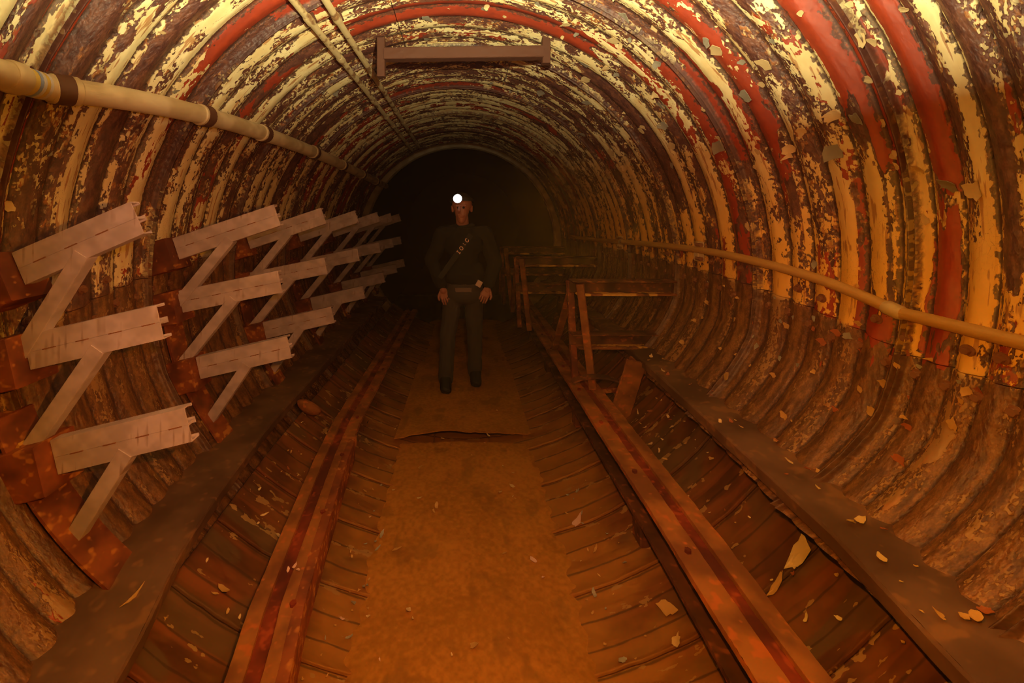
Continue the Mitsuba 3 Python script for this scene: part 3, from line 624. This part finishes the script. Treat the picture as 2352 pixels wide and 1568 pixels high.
zones = [('small paint chip scattered on the dirt of the walkway', 'chips on the walkway', 46, lambda: (rg.uniform(-.30, .42), rg.uniform(.95, 2.3)), 0, ('chip_cream', 'chip_ochre', 'chip_pink')),
         ('small paint chip on the bare plates between the left ledge and the left beam', 'chips left of the left beam', 34, lambda: (rg.uniform(-.62, -.47), rg.uniform(.85, 1.9)), 1, ('chip_cream', 'chip_ochre', 'chip_orange')),
         ('small paint chip on the bare plates between the right beam and the right ledge', 'chips right of the right beam', 46, lambda: (rg.uniform(.66, .84), rg.uniform(.75, 1.8)), 1, ('chip_cream', 'chip_ochre', 'chip_orange')),
         ('small paint chip under the inner edge of the right beam', 'chips under the right beam', 24, lambda: (rg.uniform(.36, .5), rg.uniform(.9, 1.7)), 1, ('chip_ochre', 'chip_grey')),
         ('small paint chip along the inner edge of the left beam', 'chips inside the left beam', 30, lambda: (rg.uniform(-.34, -.22), rg.uniform(.9, 1.7)), 1, ('chip_ochre', 'chip_grey'))]
for lab, grp, cnt, pos, onp, mts in zones:
    for i in range(cnt):
        x, Y = pos(); z = (inv_top(x, Y) if onp and inv_top(x, Y) > floor_z(x, Y) else floor_z(x, Y) + .006)
        mt_ = rg.choice(mts); sz = rg.choice([.007, .009, .012, .02]); col_ = mt_[5:]; big = 'larger' if sz > .015 else 'small'
        lay('paint_chip', lab.replace('small', f'{big} {col_}'), 'paint chip', x, Y, z, sz, mt_, rg.uniform(.1, 1), f'{big} {col_} {grp}', rg.uniform(.4, 1), seed=rg.randint(0, 10 ** 6), tilt=slope(x))
for i in range(30):
    Y = rg.uniform(.62, 1.8); w = rg.uniform(.01, .10); z = np.interp(Y, rl[:, 1], rl[:, 2]); x = np.interp(Y, rl[:, 1], rl[:, 0]) + w
    mt_ = rg.choice(['chip_cream', 'chip_ochre', 'chip_orange'])
    lay('paint_chip', f'small {mt_[5:]} paint chip lying on the right ledge', 'paint chip', float(x), Y, EYE + float(z) * R + .012 + .115 * w * R, rg.choice([.008, .012, .018]), mt_, rg.uniform(.1, .9), f'{mt_[5:]} chips on the right ledge', seed=rg.randint(0, 10 ** 6))

# ------------------------------------------------------------------ the person
PY = 3.875
def Q(px, py, dy=0.0):   # figure space: x to the photo's right, height, towards the far end
    return np.array([px, PY + dy, py])
def ball(p, r, n=20): return m3.Manifold.sphere(r, n).translate([float(c) for c in p])
def bone(p, q, r0, r1): return m3.Manifold.batch_hull([ball(p, r0), ball(q, r1)])
def skin_mesh(parts, L=.02, it=8):
    m = m3.Manifold.batch_boolean(parts, m3.OpType.Add).refine_to_length(L).to_mesh()
    t = trimesh.Trimesh(m.vert_properties[:, :3], m.tri_verts); trimesh.smoothing.filter_taubin(t, iterations=it); return t
SHL, SHR = Q(-.085, 1.425), Q(.305, 1.425)
ELL, ELR = Q(-.185, 1.17, .02), Q(.40, 1.17, .02)
WRL, WRR = Q(-.085, .935, -.06), Q(.335, .945, -.06)
HPL, HPR = Q(.02, .90), Q(.20, .90)
KNL, KNR = Q(-.035, .50, -.02), Q(.215, .50, .06)
ANL, ANR = Q(-.055, .10, .0), Q(.225, .105, .15)
HD = Q(.095, 1.655, -.01)
def hand(w, tip, side):
    d = tip - w; d /= np.linalg.norm(d); s = np.cross(d, [0, 1, 0]); s /= np.linalg.norm(s); s = s * side
    o = [bone(w, w + d * .03, .026, .030)]
    pal = w + d * .085
    o.append(m3.Manifold.batch_hull([ball(w + d * .025 + s * .018, .016), ball(w + d * .025 - s * .018, .016), ball(pal + s * .032, .014), ball(pal - s * .032, .014)]))
    for j, (u, l) in enumerate(((.031, .062), (.011, .072), (-.011, .066), (-.031, .050))):
        b0 = pal + s * u; k = b0 + d * l * .5 + np.array([0, -.010, 0]); e = k + d * l * .45 + np.array([0, .012, 0])
        o += [bone(b0, k, .0095, .009), bone(k, e, .009, .0075)]
    th = w + d * .035 + s * .035; k = th + d * .03 + s * .022 + np.array([0, -.01, 0]); o += [bone(w + d * .025 + s * .02, th, .014, .012), bone(th, k, .012, .0105), bone(k, k + d * .028 + s * .002, .0105, .009)]
    return o
TL, TR = Q(-.02, .72, -.08), Q(.265, .80, -.10)
body = [bone(Q(.11, 1.36), Q(.11, 1.05), .115, .09), bone(Q(.11, 1.05), Q(.11, .90), .09, .10), bone(SHL, SHR, .055, .055), bone(SHL, ELL, .05, .042), bone(ELL, WRL, .042, .027), bone(SHR, ELR, .05, .042), bone(ELR, WRR, .042, .027),
        bone(HPL, KNL, .085, .055), bone(KNL, ANL, .052, .038), bone(HPR, KNR, .085, .055), bone(KNR, ANR, .052, .038), bone(ANL, ANL + [0, -.10, -.05], .035, .03), bone(ANR, ANR + [0, -.10, -.05], .035, .03),
        bone(Q(.11, 1.40), HD + [0, .01, -.08], .062, .058)]
tilt = np.array([-.018, -.02, 0])     # face turned to the photo's left and raised
head = [ball(HD + [0, .012, .045], .092, 28), bone(HD + [0, .0, .03], HD + [-.005, -.035, -.055], .080, .055), bone(HD + [-.006, -.045, -.085], HD + [-.006, -.055, -.105], .042, .032),
        bone(HD + [-.026, -.085, .015], HD + [-.03, -.112, -.018], .010, .015), bone(HD + [.084, .012, .022], HD + [.088, .014, -.018], .016, .011), bone(HD + [-.086, .02, .02], HD + [-.086, .02, -.02], .016, .011),
        bone(HD + [-.050, -.068, .030], HD + [.028, -.072, .030], .014, .014), bone(HD + [-.035, -.086, -.058], HD + [.006, -.088, -.058], .008, .008), bone(HD + [-.03, -.084, -.072], HD + [.004, -.085, -.072], .008, .008)]
hands = hand(WRL, TL, -1) + hand(WRR, TR, 1)
pk = thing('person', 'person in black jacket and dark jeans standing between the two beams, face raised', 'person')
bm = skin_mesh(body + head, .014, 6); 
hm = skin_mesh(hands + [bone(WRL + (ELL - WRL) * .25, WRL, .031, .027), bone(WRR + (ELR - WRR) * .25, WRR, .031, .027)], .005, 4)
whole = m3.Manifold.batch_boolean(body + head + hands, m3.OpType.Add).refine_to_length(.007).to_mesh()
whole = trimesh.Trimesh(whole.vert_properties[:, :3], whole.tri_verts); trimesh.smoothing.filter_taubin(whole, iterations=6)
part(pk, 'body', put(whole, 'skin', True))
for s in (-.036, .012): part(pk, 'eye', put(cat(*[trimesh.creation.icosphere(2, .011)]).apply_translation(HD + [s, -.079, .012]), 'hair_dark'), 'dark eye')
part(pk, 'cap', put(skin_mesh([m3.Manifold.sphere(.104, 32).translate([float(c) for c in HD + [0, .015, .05]]).trim_by_plane([0, .25, 1], float((HD + [0, .015, .075]) @ np.array([0, .25, 1]) / np.linalg.norm([0, .25, 1])))], .015, 3), 'hair_dark', True), 'dark cap')
# jacket, trousers, boots
coat = [bone(Q(.11, 1.39), Q(.11, 1.12), .135, .135), bone(Q(.05, 1.34), Q(.17, 1.34), .13, .13), bone(Q(.055, 1.065), Q(.165, 1.065), .137, .137), bone(SHL, SHR, .078, .078), bone(SHL, ELL, .078, .068), bone(ELL, WRL + (ELL - WRL) * .10, .068, .048), bone(SHR, ELR, .078, .068), bone(ELR, WRR + (ELR - WRR) * .10, .068, .048), bone(Q(.07, 1.44), Q(.15, 1.44), .085, .085)]
cm = skin_mesh(coat, .02, 6); cm.vertices += cm.vertex_normals * ((meshkit.fbm(cm.vertices * 9, 3, 2) - .5) * .03)[:, None]
part(pk, 'jacket', put(cm, 'jacket_cloth', True), 'black jacket')
col = [Q(.11 + .083 * math.cos(a), 1.485 + .018 * math.cos(a), .078 * math.sin(a)) for a in np.linspace(0, 2 * PI, 25)]; part(pk, 'collar', put(tube(col, .022, 10, False), 'jacket_cloth', True))
leg = [bone(Q(.05, .885), Q(.17, .885), .122, .122), bone(Q(.055, .93), Q(.165, .93), .118, .118), bone(HPL, KNL, .098, .072), bone(KNL, ANL + [0, 0, -.02], .072, .066), bone(HPR, KNR, .098, .072), bone(KNR, ANR + [0, 0, -.02], .072, .066)]
lm = skin_mesh(leg, .02, 6); lm.vertices += lm.vertex_normals * ((meshkit.fbm(lm.vertices * 12, 3, 4) - .5) * .02)[:, None]
part(pk, 'trousers', put(lm, 'jeans', True), 'worn dark jeans')
for A in (ANL, ANR):
    g = .030 + float(bend(A[1] / R)[1]) * R
    A0 = np.array([A[0], A[1], 0]); b = skin_mesh([m3.Manifold.batch_hull([ball(A0 + [0, .05, .06 + g], .045), ball(A0 + [0, 0, .12 + g], .052), ball(A0 + [-.01, -.12, .04 + g], .040), ball(A0 + [.02, -.13, .035 + g], .034), ball(A0 + [0, .05, .035 + g], .036)]).trim_by_plane([0, 0, 1], g + .004)], .015, 3)
    part(pk, 'boot', put(b, 'boot_leather', True), 'black boot')
bel = [Q(.11 + .155 * math.cos(a), .925 + .004 * math.sin(3 * a), .126 * math.sin(a)) for a in np.linspace(0, 2 * PI, 40)]
for i0, i1 in ((20, 24), (25, 32), (33, 38)): part(pk, 'belt', put(sweep(bel[i0:i1 + 1], [(-.004, -.018), (.004, -.018), (.004, .018), (-.004, .018)]), 'belt_leather'), 'pale leather belt')
part(pk, 'tag', put(trimesh.creation.box((.05, .004, .055)).apply_transform(trimesh.transformations.rotation_matrix(.5, (0, 1, 0))).apply_translation(Q(.245, .985, -.128)), 'tag_white'), 'white tag at the jacket hem')
# slanted chest strap with its worn print
c0, c1 = Q(.06, 1.27, -.150), Q(.135, 1.375, -.146)
part(pk, 'chest_strap', put(bar(c0 + (c0 - c1) * 2.2 + [0, .02, 0], c1 + (c1 - c0) * .5, .006, .05, np.cross(c1 - c0, [0, 1, 0]), .001), 'strap_black'), 'black strap slanting over the chest')
d = (c1 - c0) / np.linalg.norm(c1 - c0); nrm = np.array([0, -1.0, 0]); u_ = np.cross(d, nrm)
for i, ch in enumerate(('I', 'O', ':', 'C')):
    g = meshkit.text_mesh(ch, .034, .002, True); g.apply_translation((-g.bounds.mean(0)[0], -g.bounds.mean(0)[1], 0))
    o = c0 + (c1 - c0) * (i / 3) + [0, -.006, 0]
    g.vertices = o + g.vertices[:, [1]] * -np.cross(nrm, d) * 1.0 * -1 + g.vertices[:, [0]] * d + g.vertices[:, [2]] * nrm; g.fix_normals()
    part(pk, 'print', put(g, 'print_pale', False), 'pale worn print on the strap')
# head torch
ht = thing('headlamp', 'bright white head torch shining on the forehead of the standing person', 'headlamp')
lp = Q(.052, 1.748, -.125)
lens = trimesh.creation.icosphere(3, .040); lens.apply_scale((1, .55, 1)); lens.apply_translation(lp)
part(ht, 'lens', {**put(lens, 'lamp_glow', True), 'emitter': {'type': 'area', 'radiance': rgb(2.0, 2.0, 1.95)}}, 'glowing lens')
part(ht, 'housing', put(trimesh.creation.cylinder(.042, .026, sections=24, transform=trimesh.transformations.translation_matrix(lp + [.004, .020, 0]) @ trimesh.transformations.rotation_matrix(PI / 2, (1, 0, 0))), 'strap_black'))
band = [HD + [.109 * math.cos(a), .015 + .112 * math.sin(a), .075 - .012 * math.sin(a)] for a in np.linspace(0, 2 * PI, 33)]
part(ht, 'band', put(sweep(band, [(-.003, -.012), (.003, -.012), (.003, .012), (-.003, .012)]), 'strap_black'), 'elastic head band')

air = thing('added_haze', 'added absorbing haze through the tunnel that darkens the far end', 'haze', None, {'type': 'cube', 'to_world': T().translate([0, 6, EYE]).scale([7, 13, 6]), 'bsdf': {'type': 'null'}, 'interior': {'type': 'ref', 'id': 'added_haze_medium'}})
labels[air]['kind'] = 'stuff'
